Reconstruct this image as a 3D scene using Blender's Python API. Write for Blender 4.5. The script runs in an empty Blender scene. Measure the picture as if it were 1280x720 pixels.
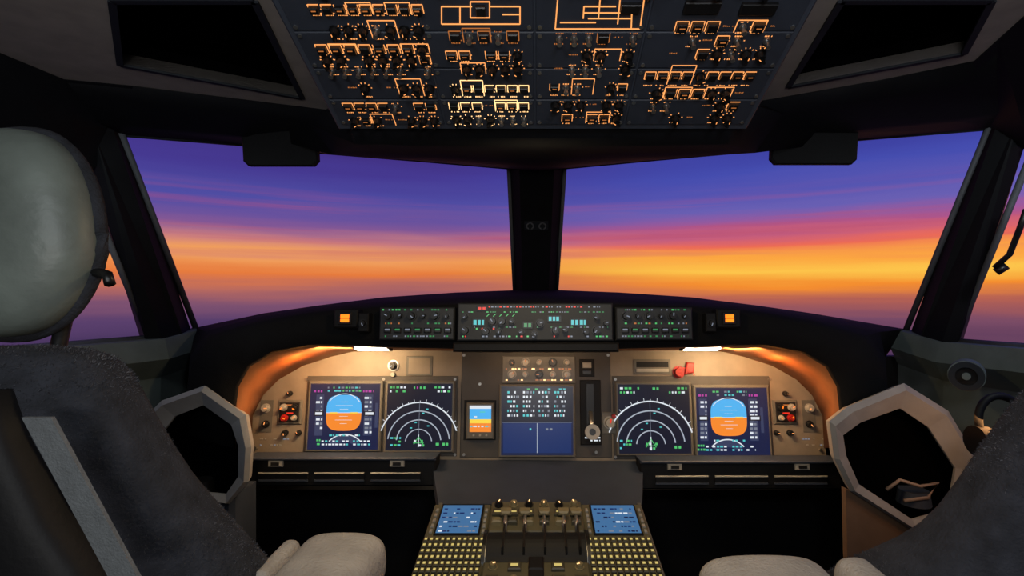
import bpy, bmesh, math, random
from mathutils import Vector as V
random.seed(7)
scene = bpy.context.scene
try:
    scene.view_settings.view_transform = 'Standard'
    scene.view_settings.look = 'None'
except Exception: pass

# ---------------------------------------------------------------- survey helpers
CAMZ = 1.2; F = 640.0; CX = 672.0; CY = 360.0
def P(px, py, Y):
    return V(((px-CX)/F*Y, Y, CAMZ-(py-CY)/F*Y))
def lin(c):
    c = c/255.0
    return c/12.92 if c <= .04045 else ((c+.055)/1.055)**2.4
def L3(rgb): return (lin(rgb[0]), lin(rgb[1]), lin(rgb[2]), 1)

# ---------------------------------------------------------------- materials
def mat(name, rgb, rough=.5, metal=0., bump=0., bscale=150., var=.12, coat=0., spec=.5):
    m = bpy.data.materials.new(name); m.use_nodes = True
    nt = m.node_tree; b = nt.nodes['Principled BSDF']
    b.inputs['Roughness'].default_value = rough
    b.inputs['Metallic'].default_value = metal
    b.inputs['Specular IOR Level'].default_value = spec
    b.inputs['Coat Weight'].default_value = coat
    tc = nt.nodes.new('ShaderNodeTexCoord')
    n = nt.nodes.new('ShaderNodeTexNoise'); n.inputs['Scale'].default_value = bscale*.15
    n.inputs['Detail'].default_value = 5
    r = nt.nodes.new('ShaderNodeValToRGB')
    c = L3(rgb)
    r.color_ramp.elements[0].position = .3; r.color_ramp.elements[1].position = .7
    r.color_ramp.elements[0].color = tuple(x*(1-var) for x in c[:3])+(1,)
    r.color_ramp.elements[1].color = tuple(min(1, x*(1+var)) for x in c[:3])+(1,)
    nt.links.new(tc.outputs['Object'], n.inputs['Vector'])
    nt.links.new(n.outputs['Fac'], r.inputs['Fac'])
    nt.links.new(r.outputs['Color'], b.inputs['Base Color'])
    if bump > 0:
        n2 = nt.nodes.new('ShaderNodeTexNoise'); n2.inputs['Scale'].default_value = bscale
        n2.inputs['Detail'].default_value = 4
        bp = nt.nodes.new('ShaderNodeBump'); bp.inputs['Strength'].default_value = bump
        bp.inputs['Distance'].default_value = .002
        nt.links.new(tc.outputs['Object'], n2.inputs['Vector'])
        nt.links.new(n2.outputs['Fac'], bp.inputs['Height'])
        nt.links.new(bp.outputs['Normal'], b.inputs['Normal'])
    return m
def emi(name, rgb, s):
    m = bpy.data.materials.new(name); m.use_nodes = True
    b = m.node_tree.nodes['Principled BSDF']
    b.inputs['Base Color'].default_value = (.01, .01, .01, 1)
    b.inputs['Roughness'].default_value = .3
    b.inputs['Emission Color'].default_value = L3(rgb)
    b.inputs['Emission Strength'].default_value = s
    return m

M = {}
M['black'] = mat('black_plastic', (14, 14, 16), .6, bump=.2, spec=.25)
M['void'] = mat('recess_black', (5, 5, 6), .95, spec=.0)
M['soft'] = mat('glareshield_leatherette', (15, 15, 16), .85, bump=.5, bscale=400, spec=.15)
M['brow'] = mat('brow_trim_paint', (17, 18, 22), .7, bump=.1, spec=.2)
M['frame'] = mat('window_frame_paint', (36, 40, 46), .6, spec=.25)
M['framel'] = mat('trim_and_lit_edge_grey', (92, 96, 102), .6, spec=.3)  # pale trim grey; on the pillars it paints the lit edges
M['liner'] = mat('ceiling_liner_beige', (168, 160, 154), .7, bump=.1)
M['wall'] = mat('sidewall_greygreen', (100, 110, 108), .6, bump=.15)
M['oh'] = mat('overhead_panel_grey', (64, 70, 82), .55, bump=.1)
M['oh2'] = mat('overhead_module_grey', (50, 55, 66), .55, bump=.1)
M['mcp'] = mat('mcp_face_grey', (30, 33, 37), .55, bump=.1)
M['panel'] = mat('panel_brown_grey', (124, 112, 96), .6, bump=.1)
M['paneld'] = mat('panel_dark_grey', (64, 60, 56), .6)
M['knob'] = mat('knob_black', (18, 18, 19), .4)
M['knobl'] = mat('knob_light_grey', (150, 145, 135), .4)
M['brass'] = mat('lever_olive_brass', (128, 116, 84), .4)
M['metal'] = mat('brushed_metal', (170, 170, 168), .35, metal=.9)
M['bezel'] = mat('display_bezel', (92, 88, 80), .45)
M['slate'] = mat('slate_shelf', (46, 54, 68), .6)
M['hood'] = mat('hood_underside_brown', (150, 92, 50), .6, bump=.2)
M['console'] = mat('console_light_grey', (140, 140, 140), .6, bump=.1)
M['beige'] = mat('kick_panel_beige', (112, 88, 70), .6)
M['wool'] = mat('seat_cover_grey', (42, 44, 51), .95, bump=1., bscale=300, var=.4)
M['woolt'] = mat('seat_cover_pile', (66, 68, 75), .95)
M['wool_rimlit'] = mat('seat_pile_painted_rimlight', (98, 98, 103), .95)  # lighter pile colour stands in for panel backlight on seat edges
M['shell'] = mat('seat_shell_black', (18, 18, 20), .6, bump=.2, spec=.3)
M['leather'] = mat('headrest_leather', (108, 116, 110), .46, bump=.4, bscale=90, coat=.0, var=.25)
M['strap'] = mat('strap_webbing', (104, 108, 110), .7, bump=.6, bscale=500)
M['cream'] = mat('armrest_sheepskin', (170, 164, 156), .9, bump=1., bscale=260)
M['cable'] = mat('cable_beige', (130, 112, 100), .6)
M['ped'] = mat('pedestal_olive_grey', (92, 86, 64), .5)
M['key'] = mat('key_grey', (70, 66, 50), .5)
M['carpet'] = mat('carpet_dark', (22, 22, 24), .95, bump=.6)
M['redk'] = mat('red_plastic', (150, 25, 18), .4)
E = {}
E['amber'] = emi('backlight_amber', (255, 165, 92), 1.25)
E['amberd'] = emi('backlight_amber_dim', (235, 140, 70), .55)
E['hot'] = emi('backlight_hot', (255, 200, 135), 2.0)
E['orange'] = emi('annunciator_orange', (255, 120, 25), 2.0)
E['white'] = emi('text_white', (225, 232, 240), .95)
E['whited'] = emi('text_white_dim', (170, 180, 200), .45)
E['arc'] = emi('range_arc', (190, 200, 215), .75)
E['green'] = emi('text_green', (90, 210, 120), .8)
E['greend'] = emi('text_green_dim', (80, 200, 120), .4)
E['cyan'] = emi('text_cyan', (90, 215, 220), .8)
E['red'] = emi('lamp_red', (230, 50, 30), 1.)
E['mag'] = emi('text_magenta', (200, 70, 180), .8)
E['navy'] = emi('screen_navy', (6, 24, 66), .95)
E['navyd'] = emi('screen_dark', (6, 14, 38), .9)
E['blue'] = emi('screen_blue', (14, 44, 102), .85)
E['tape'] = emi('screen_tape', (52, 62, 96), .9)
E['sky'] = emi('attitude_sky', (70, 170, 230), 1.1)
E['gnd'] = emi('attitude_ground', (235, 130, 40), 1.1)
E['yel'] = emi('attitude_yellow', (250, 215, 70), 1.)
E['cdu'] = emi('cdu_screen', (70, 120, 170), .8)
E['keyl'] = emi('key_legend', (228, 204, 120), .8)
E['lamp'] = emi('lamp_lens', (255, 236, 205), 7.)

# ---------------------------------------------------------------- mesh tools
class Frame:
    def __init__(s, o, u, v):
        s.o = V(o); s.u = V(u).normalized(); s.v = V(v).normalized(); s.n = s.u.cross(s.v).normalized()
    def pt(s, a, b, h=0): return s.o+s.u*a+s.v*b+s.n*h
    def px(s, x, y):
        C = V((0, 0, CAMZ)); d = V(((x-CX)/F, 1, -(y-CY)/F))
        t = (s.o-C).dot(s.n)/d.dot(s.n); q = C+d*t-s.o
        return (q.dot(s.u), q.dot(s.v))
    def rect(s, x0, y0, x1, y1):
        cx, cy = (x0+x1)/2, (y0+y1)/2
        return (s.px(x0, cy)[0], s.px(cx, y1)[1], s.px(x1, cy)[0], s.px(cx, y0)[1])

class MB:
    def __init__(s, name): s.name = name; s.v = []; s.f = []; s.mi = []; s.sm = []; s.mats = []
    def m(s, mt):
        if mt not in s.mats: s.mats.append(mt)
        return s.mats.index(mt)
    def add(s, vs, fs, mt, sm=False):
        o = len(s.v); s.v += [tuple(x) for x in vs]; k = s.m(mt)
        for f in fs: s.f.append([i+o for i in f]); s.mi.append(k); s.sm.append(sm)
    def prism(s, fr, pts, h0, h1, mt, c=0.):
        n = len(pts); cx = sum(p[0] for p in pts)/n; cy = sum(p[1] for p in pts)/n
        vs = [fr.pt(a, b, h0) for a, b in pts]+[fr.pt(a, b, h1-c) for a, b in pts]
        fs = [list(range(n))[::-1]]+[[i, (i+1) % n, n+(i+1) % n, n+i] for i in range(n)]
        if c > 0:
            for a, b in pts:
                vs.append(fr.pt(a-math.copysign(min(c, abs(a-cx)*.9), a-cx), b-math.copysign(min(c, abs(b-cy)*.9), b-cy), h1))
            fs += [[n+i, n+(i+1) % n, 2*n+(i+1) % n, 2*n+i] for i in range(n)]
            fs.append([2*n+i for i in range(n)])
        else: fs.append([n+i for i in range(n)])
        s.add(vs, fs, mt)
    def box(s, fr, u0, v0, u1, v1, h0, h1, mt, c=0.):
        s.prism(fr, [(u0, v0), (u1, v0), (u1, v1), (u0, v1)], h0, h1, mt, c)
    def pbox(s, fr, x0, y0, x1, y1, h0, h1, mt, c=0.):
        a, b, c2, d = fr.rect(x0, y0, x1, y1); s.box(fr, a, b, c2, d, h0, h1, mt, c)
    def cyl(s, fr, u, v, r, h0, h1, mt, seg=16, r2=None):
        r2 = r if r2 is None else r2
        vs = []
        for h, rr in ((h0, r), (h1, r2)):
            for i in range(seg):
                a = 2*math.pi*i/seg; vs.append(fr.pt(u+rr*math.cos(a), v+rr*math.sin(a), h))
        fs = [[i, (i+1) % seg, seg+(i+1) % seg, seg+i] for i in range(seg)]
        s.add(vs, fs, mt, True)
        s.add(vs[seg:], [list(range(seg))], mt); s.add(vs[:seg], [list(range(seg))[::-1]], mt)
    def knob(s, fr, u, v, r, h, mt, ptr=None, ang=None):
        s.cyl(fr, u, v, r*1.25, 0, h*.25, mt, 16)
        s.cyl(fr, u, v, r, h*.25, h, mt, 16, r*.85)
        ang = random.uniform(0, 6.28) if ang is None else ang
        if ptr:
            s.line(fr, (u, v), (u+r*.8*math.cos(ang), v+r*.8*math.sin(ang)), r*.25, h, h+.0006, ptr)
    def line(s, fr, p, q, w, h0, h1, mt):
        dx, dy = q[0]-p[0], q[1]-p[1]; l = math.hypot(dx, dy) or 1e-6
        nx, ny = -dy/l*w/2, dx/l*w/2
        s.prism(fr, [(p[0]-nx, p[1]-ny), (q[0]-nx, q[1]-ny), (q[0]+nx, q[1]+ny), (p[0]+nx, p[1]+ny)], h0, h1, mt)
    def ring(s, fr, cx, cy, r0, r1, a0, a1, h0, h1, mt, seg=32):
        vs = []
        for i in range(seg+1):
            a = a0+(a1-a0)*i/seg
            for r, h in ((r0, h0), (r1, h0), (r1, h1), (r0, h1)):
                vs.append(fr.pt(cx+r*math.cos(a), cy+r*math.sin(a), h))
        fs = []
        for i in range(seg):
            for k in range(4):
                fs.append([i*4+k, i*4+(k+1) % 4, i*4+4+(k+1) % 4, i*4+4+k])
        s.add(vs, fs, mt)
    def hexa(s, a, b, mt):   # two quads
        s.add(list(a)+list(b), [[3, 2, 1, 0], [4, 5, 6, 7], [0, 1, 5, 4], [1, 2, 6, 5], [2, 3, 7, 6], [3, 0, 4, 7]], mt)
    def loft(s, rows, mt, closed=False, sm=True, cap=False):
        n = len(rows[0]); vs = [p for r in rows for p in r]; fs = []
        for i in range(len(rows)-1):
            for j in range(n if closed else n-1):
                fs.append([i*n+j, i*n+(j+1) % n, (i+1)*n+(j+1) % n, (i+1)*n+j])
        if cap: fs.append(list(range(n))); fs.append([(len(rows)-1)*n+j for j in range(n)])
        s.add(vs, fs, mt, sm)
    def tube(s, pts, r, mt, seg=8):
        rows = []; pts = [V(p) for p in pts]
        for i, p in enumerate(pts):
            t = (pts[min(i+1, len(pts)-1)]-pts[max(i-1, 0)]).normalized()
            a = t.cross(V((0, 0, 1)))
            if a.length < .05: a = t.cross(V((1, 0, 0)))
            a.normalize(); b = t.cross(a)
            rows.append([p+a*r*math.cos(2*math.pi*k/seg)+b*r*math.sin(2*math.pi*k/seg) for k in range(seg)])
        s.loft(rows, mt, True, True, True)
    def build(s, parent=None, subd=0, solid=0., norm=True):
        me = bpy.data.meshes.new(s.name); me.from_pydata(s.v, [], s.f)
        for mt in s.mats: me.materials.append(mt)
        me.polygons.foreach_set('material_index', s.mi); me.polygons.foreach_set('use_smooth', s.sm)
        me.update()
        if norm:
            bm = bmesh.new(); bm.from_mesh(me)
            bmesh.ops.recalc_face_normals(bm, faces=bm.faces); bm.to_mesh(me); bm.free()
        o = bpy.data.objects.new(s.name, me); scene.collection.objects.link(o)
        if solid:
            md = o.modifiers.new('s', 'SOLIDIFY'); md.thickness = solid; md.offset = 0
        if subd:
            md = o.modifiers.new('d', 'SUBSURF'); md.levels = subd; md.render_levels = subd
        if parent: o.parent = parent
        return o
def empty(name):
    o = bpy.data.objects.new(name, None); scene.collection.objects.link(o); return o

def dashes(mb, fr, x0, y0, x1, y1, rows, mats, fill=.7, hh=.5, z=(.0012, .0016), dl=(2, 7)):
    for r in range(rows):
        cy = y0+(r+.5)*(y1-y0)/rows; h = (y1-y0)/rows*hh; x = x0
        while x < x1:
            w = random.uniform(*dl)
            if random.random() < fill:
                mb.pbox(fr, x, cy-h/2, min(x+w, x1), cy+h/2, z[0], z[1], random.choice(mats))
            x += w+random.uniform(1., 2.2)

# ---------------------------------------------------------------- cabin shell
UP = V((0, 0, 1))
WL_T = P(150, 168, 1.15); WL_B = P(245, 410, 1.5)
WR_T = P(1238, 160, 1.15); WR_B = P(1132, 412, 1.5)
PT_L = P(636, 210, 1.7); PT_R = P(706, 208, 1.7)
PB_L = P(643, 364, 2.1); PB_R = P(696, 364, 2.1)

fl = MB('floor'); G = Frame((0, 0, 0), (1, 0, 0), (0, 1, 0))
fl.box(G, -1.35, -.7, 1.35, 2.2, -.05, 0, M['carpet']); fl.build()

# ceiling liner with two dark recesses
CZ = 1.6
G6 = Frame((0, 0, CZ), (1, 0, 0), (0, -1, 0))   # normal down
def cz(x, y): return G6.px(x, y)
ce = MB('ceiling')
def ceil_poly(pts, mt, h0=-.02, h1=0): ce.prism(G6, pts, h0, h1, mt)
a = [cz(0, 66), cz(80, 99), cz(165, 107), cz(408, 137)]
h = [cz(140, 0), cz(150, 80), cz(378, 122), cz(318, 0)]
bk = .6
ceil_poly([(-1.02, bk), (-1.02, -.80), (a[0][0], a[0][1]), a[1], a[2], h[1], h[0], (h[0][0], bk)], M['liner'])
ceil_poly([h[1], a[2], a[3], h[2]], M['liner'])
ceil_poly([h[2], a[3], (-.30, a[3][1]), (-.30, bk), (h[3][0], bk), h[3]], M['liner'])
ceil_poly([(h[0][0], bk), h[0], h[3], (h[3][0], bk)], M['void'])
ceil_poly([h[0], h[1], h[2], h[3]], M['void'], -.06, -.04)
def rimstrip(pts):
    for i in range(len(pts)-1):
        p, q = pts[i], pts[i+1]
        ce.add([G6.pt(*p, 0), G6.pt(*q, 0), G6.pt(*q, -.05), G6.pt(*p, -.05)], [[0, 1, 2, 3]], M['void'])
        ce.line(G6, p, q, .010, 0, .004, M['frame'])
rimstrip([h[0], h[1], h[2], h[3], h[0]])
a = [cz(945, 127), cz(1100, 100), cz(1218, 76), cz(1280, 20)]
h = [cz(1052, 0), cz(985, 108), cz(1205, 66), cz(1240, 0)]
ceil_poly([(.34, bk), (.34, a[0][1]), a[0], h[1], h[0], (h[0][0], bk)], M['liner'])
ceil_poly([h[1], a[0], a[1], a[2], h[2]], M['liner'])
ceil_poly([h[2], a[2], a[3], (1.05, -.6), (1.05, bk), (h[3][0], bk), h[3]], M['liner'])
ceil_poly([(h[0][0], bk), h[0], h[3], (h[3][0], bk)], M['void'])
ceil_poly([h[0], h[1], h[2], h[3]], M['void'], -.06, -.04)
rimstrip([h[0], h[1], h[2], h[3], h[0]])
ceil_poly([(-.34, bk), (-.34, -1.15), (.36, -1.15), (.36, bk)], M['black'], -.02, -.001)
ce.build()

# brow between ceiling and windshield
br = MB('windshield_brow')
top = [P(-60, 60, .86), G6.pt(*cz(0, 66)), G6.pt(*cz(80, 99)), G6.pt(*cz(165, 107)), G6.pt(*cz(408, 137)), V((-.31, .82, 1.50)), V((-.16, .835, 1.50)), V((0, .84, 1.50)),
       V((.16, .835, 1.50)), V((.325, .82, 1.50)), G6.pt(*cz(945, 127)), G6.pt(*cz(1100, 100)), G6.pt(*cz(1218, 76)), G6.pt(*cz(1280, 20)), P(1330, 0, .8)]
bot = [P(40, 140, 1.0), P(90, 152, 1.08), P(130, 165, 1.14), P(150, 168, 1.15), P(310, 181, 1.33), P(400, 190, 1.42), P(520, 200, 1.56), P(672, 213, 1.7), P(820, 199, 1.56), P(965, 186, 1.42),
       P(1070, 174, 1.33), P(1238, 160, 1.15), P(1255, 158, 1.14), P(1285, 155, 1.1), P(1330, 140, 1.0)]
lip = []
for i, (t, b) in enumerate(zip(top, bot)):
    if 5 <= i <= 9:
        k = (i-7)/2.; lip.append(V((t.x*1.02, .905-.012*k*k, 1.452-.0*k*k)))
    else: lip.append(t.lerp(b, .25)-UP*.004)
mid = [(t+b)/2-UP*.012 for t, b in zip(lip, bot)]
br.loft([top, lip, mid, bot], M['brow'])
out = [p+V((0, .06, .09)) for p in bot]
br.loft([bot, out], M['brow'])
for i in range(3, 11):   # rubber seal line along windshield top
    br.tube([bot[i]+V((0, .0, .002)), bot[i+1]+V((0, 0, .002))], .006, M['frame'], 6)
br.cyl(Frame(P(672, 187, 1.1), (1, 0, 0), (0, .5, .86)), 0, 0, .006, -.01, .008, M['knobl'], 12)
br.build(solid=.004)

# centre post
wp = MB('windshield_center_post')
d = V((0, .09, .03)); f = V((0, -.05, -.015))
def tw(p, q, t): return p.lerp(q, t)
iL_T, iR_T = tw(PT_L, PT_R, .2), tw(PT_L, PT_R, .8); iL_B, iR_B = tw(PB_L, PB_R, .2), tw(PB_L, PB_R, .8)
ex = V((0, 0, .02))
wp.hexa([PT_L+ex, PT_R+ex, PB_R, PB_L], [PT_L+ex+d, PT_R+ex+d, PB_R+d, PB_L+d], M['frame'])
wp.hexa([iL_T+f, iR_T+f, iR_B+f, iL_B+f], [PT_L, PT_R, PB_R, PB_L], M['brow'])
for (p, q) in ((PT_L, PB_L), (PT_R, PB_R)):
    wp.tube([p+V((0, -.004, 0)), q+V((0, -.004, 0))], .007, M['framel'], 8)
pf = Frame(tw(tw(PT_L, PT_R, .5), tw(PB_L, PB_R, .5), .4)+f+V((0, -.002, 0)), (1, 0, 0), (PT_L+ex)-PB_L)
for sx in (-.022, .022):
    wp.ring(pf, sx, 0, .010, .014, 0, 6.2832, 0, .005, M['framel'], 16)
    wp.box(pf, sx-.004, -.012, sx+.004, .012, 0, .006, M['frame'])
wp.box(pf, -.042, -.018, .042, .018, -.001, .0015, M['frame'], .001)
wp.build()

# side structure
def side(sg, WT, WB, name, T0, S1, ceil_edge):
    w = MB(name)
    S = [WB, S1, V((sg*1.17, 1.0, 1.065)), V((sg*1.25, .5, 1.06)), V((sg*1.28, .2, 1.06)), V((sg*1.28, -.65, 1.06))]
    up1 = [p+V((-sg*.04, -.01, 0)) for p in S]; up2 = [p+V((-sg*.05, -.01, -.05)) for p in S]
    up3 = [p+V((-sg*.02, 0, -.10)) for p in S]
    w.loft([S, up1, up2, up3, [V((p.x-sg*.02, p.y, .0)) for p in S]], M['wall'], sm=False)
    T = [WT, T0, V((sg*1.07, .9, 1.42)), V((sg*1.14, .5, 1.41)), V((sg*1.16, .2, 1.41)), V((sg*1.16, -.65, 1.41))]
    w.loft([T, ceil_edge], M['brow'], sm=False)
    w.loft([[S[4], S[5]], [T[4], T[5]]], M['wall'], sm=False)
    w.build(solid=.006)
    p = MB('window_pillar')
    oW = V((sg*.06, .06, 0))
    p.hexa([WT+UP*.03, T0+UP*.09, S1+V((0, 0, -.06)), WB+V((0, 0, -.05))], [WT+UP*.03+oW, T0+UP*.09+oW, S1+V((0, 0, -.06))+oW, WB+V((0, 0, -.05))+oW], M['frame'])
    inn = V((-sg*.025, -.03, 0))
    a1, a2 = tw(WT, T0, .25)+inn, tw(WT, T0, .7)+inn; b1, b2 = tw(WB, S1, .25)+inn, tw(WB, S1, .7)+inn
    p.hexa([a1+UP*.04, a2+UP*.06, b2-UP*.05, b1-UP*.05], [WT+UP*.04, T0+UP*.06, S1-UP*.05, WB-UP*.05], M['brow'])
    p.tube([WT+V((-sg*.006, -.01, .01)), WB+V((-sg*.006, -.01, 0))], .008, M['framel'], 8)  # pale strip puts the lit pillar edge into the colour
    p.tube([T0+V((0, -.01, .02)), S1+V((0, -.01, 0))], .007, M['framel'], 8)  # same painted edge light on the side window side
    p.build()
    q = MB('window_frame')
    q.tube([T[1]]+T[2:5], .014, M['frame'], 8)
    q.tube([S1, S[2], S[3], S[4]], .012, M['framel'], 8)
    q.tube([S[4], T[4]], .02, M['frame'], 8)
    q.build()
    return S, T
SL, TL = side(-1, WL_T, WL_B, 'wall_left', P(105, 225, 1.12), P(190, 424, 1.35),
     [G6.pt(*cz(165, 107)), G6.pt(*cz(80, 99)), G6.pt(*cz(0, 66)), V((-1.0, .5, 1.6)), V((-1.0, .2, 1.6)), V((-1.0, -.65, 1.6))])
SR, TR = side(1, WR_T, WR_B, 'wall_right', P(1290, 190, 1.10), P(1190, 428, 1.35),
     [G6.pt(*cz(1218, 76)), G6.pt(*cz(1250, 48)), G6.pt(*cz(1280, 20)), V((1.03, .5, 1.6)), V((1.03, .2, 1.6)), V((1.03, -.65, 1.6))])
rw = MB('wall_rear'); rw.box(Frame((0, -.66, 0), (1, 0, 0), (0, 0, 1)), -1.35, 0, 1.35, 1.65, -.02, 0, M['wall']); rw.build()

# glass
gm = bpy.data.materials.new('window_glass'); gm.use_nodes = True
nt = gm.node_tree; nt.nodes.clear()
go = nt.nodes.new('ShaderNodeOutputMaterial'); mx = nt.nodes.new('ShaderNodeMixShader')
tr = nt.nodes.new('ShaderNodeBsdfTransparent'); gl = nt.nodes.new('ShaderNodeBsdfGlossy'); gl.inputs['Roughness'].default_value = .02
mx.inputs[0].default_value = .02
nt.links.new(tr.outputs[0], mx.inputs[1]); nt.links.new(gl.outputs[0], mx.inputs[2]); nt.links.new(mx.outputs[0], go.inputs['Surface'])
def pane(name, pts):
    g = MB(name); g.add(pts, [list(range(len(pts)))], gm); g.build(norm=False)
pane('window_1', [WL_T+UP*.02, PT_L+UP*.02+V((0, .03, 0)), PB_L+V((0, .03, 0)), WL_B])
pane('window_2', [WR_T+UP*.02, PT_R+UP*.02+V((0, .03, 0)), PB_R+V((0, .03, 0)), WR_B])
pane('window_3', [SL[1], SL[2], TL[2], TL[1]]); pane('window_4', [SR[1], SR[2], TR[2], TR[1]])

# sun visors
for (x0, y0, x1, y1, Y) in ((305, 174, 398, 208, 1.24), (963, 176, 1070, 206, 1.24)):
    s = MB('sun_visor'); fr = Frame(P((x0+x1)/2, (y0+y1)/2, Y), (1, 0, 0), (0, -.1, 1))
    a, b, c, dd = fr.rect(x0, y0, x1, y1); k = .012
    s.prism(fr, [(a+k, b), (c-k, b), (c, b+k), (c, dd+.02), (a, dd+.02), (a, b+k)], -.008, .008, M['black'], .003)
    s.tube([fr.pt(a+.02, dd, .0), fr.pt(c-.02, dd, .0)], .008, M['knob'], 10); s.build()

# ---------------------------------------------------------------- overhead panel
OH = Frame((0, .85, 1.47), (1, 0, 0), (0, -.21, .09))
oh = MB('overhead_panel')
oh.box(OH, -.335, -.012, .352, .62, -.09, 0, M['oh'], .004)
colx = [-.325, -.152, -.004, .143, .342]
rowv = [.004, .062, .122, .185, .26, .36, .5]
for i in range(4):
    for j in range(6):
        oh.box(OH, colx[i]+.0015, rowv[j]+.0015, colx[i+1]-.0015, rowv[j+1]-.0015, 0, .003, M['oh2'], .001)
        for (uu, vv) in ((colx[i]+.007, rowv[j]+.007), (colx[i+1]-.007, rowv[j]+.007), (colx[i]+.007, rowv[j+1]-.007), (colx[i+1]-.007, rowv[j+1]-.007)):
            oh.cyl(OH, uu, vv, .003, .003, .0045, M['metal'], 8)
H0 = .003
OHf = Frame(OH.pt(0, 0, H0), OH.u, OH.v)
LW = .0011
def otext(u0, u1, v, e, hgt=.0018, fill=.8):
    t = u0
    while t < u1:      # short letter-like strokes
        w = random.uniform(.0008, .0016)
        if random.random() < fill: oh.box(OHf, t, v, t+w, v+hgt*random.choice((1, 1, .6)), 0, .0005, e)
        t += w+.0010
def orect(u0, v0, u1, v1, e, skip=None):
    sides = [((u0, v0), (u1, v0)), ((u1, v0), (u1, v1)), ((u1, v1), (u0, v1)), ((u0, v1), (u0, v0))]
    for k, (p, q) in enumerate(sides):
        if k != skip: oh.line(OHf, p, q, LW, 0, .0006, e)
def cluster(x0, y0, x1, y1, nx, ny, em='amber', dens=.8, types=None):
    a, b, c, d_ = OHf.rect(x0, y0, x1, y1)
    cw, ch = (c-a)/nx, (d_-b)/ny; e = E[em]
    for j in range(ny):
        ty = (types[j % len(types)] if types else random.choice('kbts'))
        v = b+(j+.5)*ch
        i = 0
        while i < nx:
            u = a+(i+.5)*cw; r = min(cw, ch)
            if random.random() > dens:
                if random.random() < .5: otext(u-cw*.3, u+cw*.3, v, E['amberd'])
                i += 1; continue
            tt = ty if random.random() < .7 else random.choice('kbt')
            otext(u-cw*.34, u+cw*.30, v-ch*.47, e)
            if tt == 'k' or tt == 's':
                R = min(.0088, r*.30)
                oh.cyl(OHf, u, v, R*1.3, 0, .002, M['knob'], 18)
                oh.cyl(OHf, u, v, R, .002, .011, M['knob'], 18, R*.9)
                an0 = random.choice((.6, 1.57, 1.57, 2.5))
                dx_, dy_ = math.cos(an0)*R*1.1, math.sin(an0)*R*1.1
                oh.line(OHf, (u-dx_, v-dy_), (u+dx_, v+dy_), R*.5, .011, .016, M['knob'])
                oh.line(OHf, (u+dx_*.4, v+dy_*.4), (u+dx_*.98, v+dy_*.98), .0011, .016, .0164, e)
                for q in range(6):
                    an = .1+q*.6
                    if random.random() < .65:
                        oh.line(OHf, (u+R*1.5*math.cos(an), v+R*1.5*math.sin(an)), (u+R*1.82*math.cos(an), v+R*1.82*math.sin(an)), LW, 0, .0006, e)
            elif tt == 't':
                oh.cyl(OHf, u, v, .0048, 0, .003, M['metal'], 12)
                oh.cyl(OHf, u, v, .0022, .003, .014, M['metal'], 8, .0036)
                otext(u-r*.25, u+r*.25, v+r*.30, e)
            else:
                s_ = min(.009, r*.30)
                oh.box(OHf, u-s_*1.15, v-s_*1., u+s_*1.15, v+s_*1., 0, .006, M['knob'], .001)
                orect(u-s_*1.4, v-s_*1.25, u+s_*1.4, v+s_*1.25, e, random.choice((None, 0, 2, 1)))
                if random.random() < .4:
                    oh.box(OHf, u-s_*.6, v+s_*.1, u+s_*.6, v+s_*.1+.0013, .006, .0064, E['amberd'])
            if random.random() < .45 and i < nx-1:
                oh.line(OHf, (u+r*.46, v), (u+cw-r*.46, v), LW, 0, .0005, e)
            if random.random() < .15 and i < nx-1:
                orect(u-cw*.46, v-ch*.40, u+cw*1.46, v+ch*.44, e, 0)
            i += 1
cluster(385, 2, 530, 20, 9, 1, types='b'); cluster(392, 24, 532, 50, 8, 1, dens=.9, types='k'); cluster(400, 54, 540, 94, 8, 3, dens=.75, types='tkb')
cluster(432, 97, 545, 122, 7, 1, types='k'); cluster(432, 124, 548, 158, 8, 2, dens=.8, types='kb')
cluster(558, 60, 655, 94, 6, 2, dens=.85, types='kb'); cluster(562, 99, 662, 122, 7, 1, 'hot', 1, 'b'); cluster(562, 124, 662, 156, 7, 2, 'hot', .9, 'kb')
cluster(690, 60, 792, 94, 6, 2, dens=.7, types='tk'); cluster(686, 97, 785, 120, 7, 1, types='b'); cluster(686, 122, 780, 155, 6, 2, 'amber', .85, 'bk')
cluster(838, 24, 968, 75, 7, 3, dens=.75, types='ktb'); cluster(805, 80, 945, 108, 9, 1, dens=.9, types='b'); cluster(808, 108, 925, 154, 7, 3, dens=.7, types='ktb')
cluster(560, 34, 650, 55, 5, 1, 'amberd', .8, 'b'); cluster(690, 38, 800, 56, 6, 1, 'amberd', .6, 't')
cluster(380, -60, 980, -5, 20, 3, dens=.7)
def seg(x0, y0, x1, y1, e='amber', w=.0016):
    oh.line(OHf, OHf.px(x0, y0), OHf.px(x1, y1), w, .0, .0007, E[e])
for s_ in ((552, 8, 590, 8), (612, 8, 650, 8), (552, 8, 552, 30), (650, 8, 650, 30), (552, 30, 650, 30), (588, 2, 612, 2), (588, 22, 612, 22), (588, 2, 588, 22), (612, 2, 612, 22), (575, 8, 575, 30), (628, 18, 650, 18),
           (697, 0, 694, 36), (694, 36, 800, 36), (730, 8, 770, 8), (730, 16, 785, 16), (735, 23, 790, 23), (750, 0, 748, 23), (775, 0, 772, 30), (805, 0, 800, 36), (790, 10, 789, 36), (730, 8, 729, 23), (700, 28, 745, 28)):
    seg(*s_)
for (x0, y0, x1, y1) in ((595, 6, 607, 18), (776, 3, 800, 14), (855, 0, 900, 14), (925, 2, 970, 16)):
    oh.pbox(OHf, x0, y0, x1, y1, 0, .006, M['knob'], .001)
oh.build()

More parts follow.
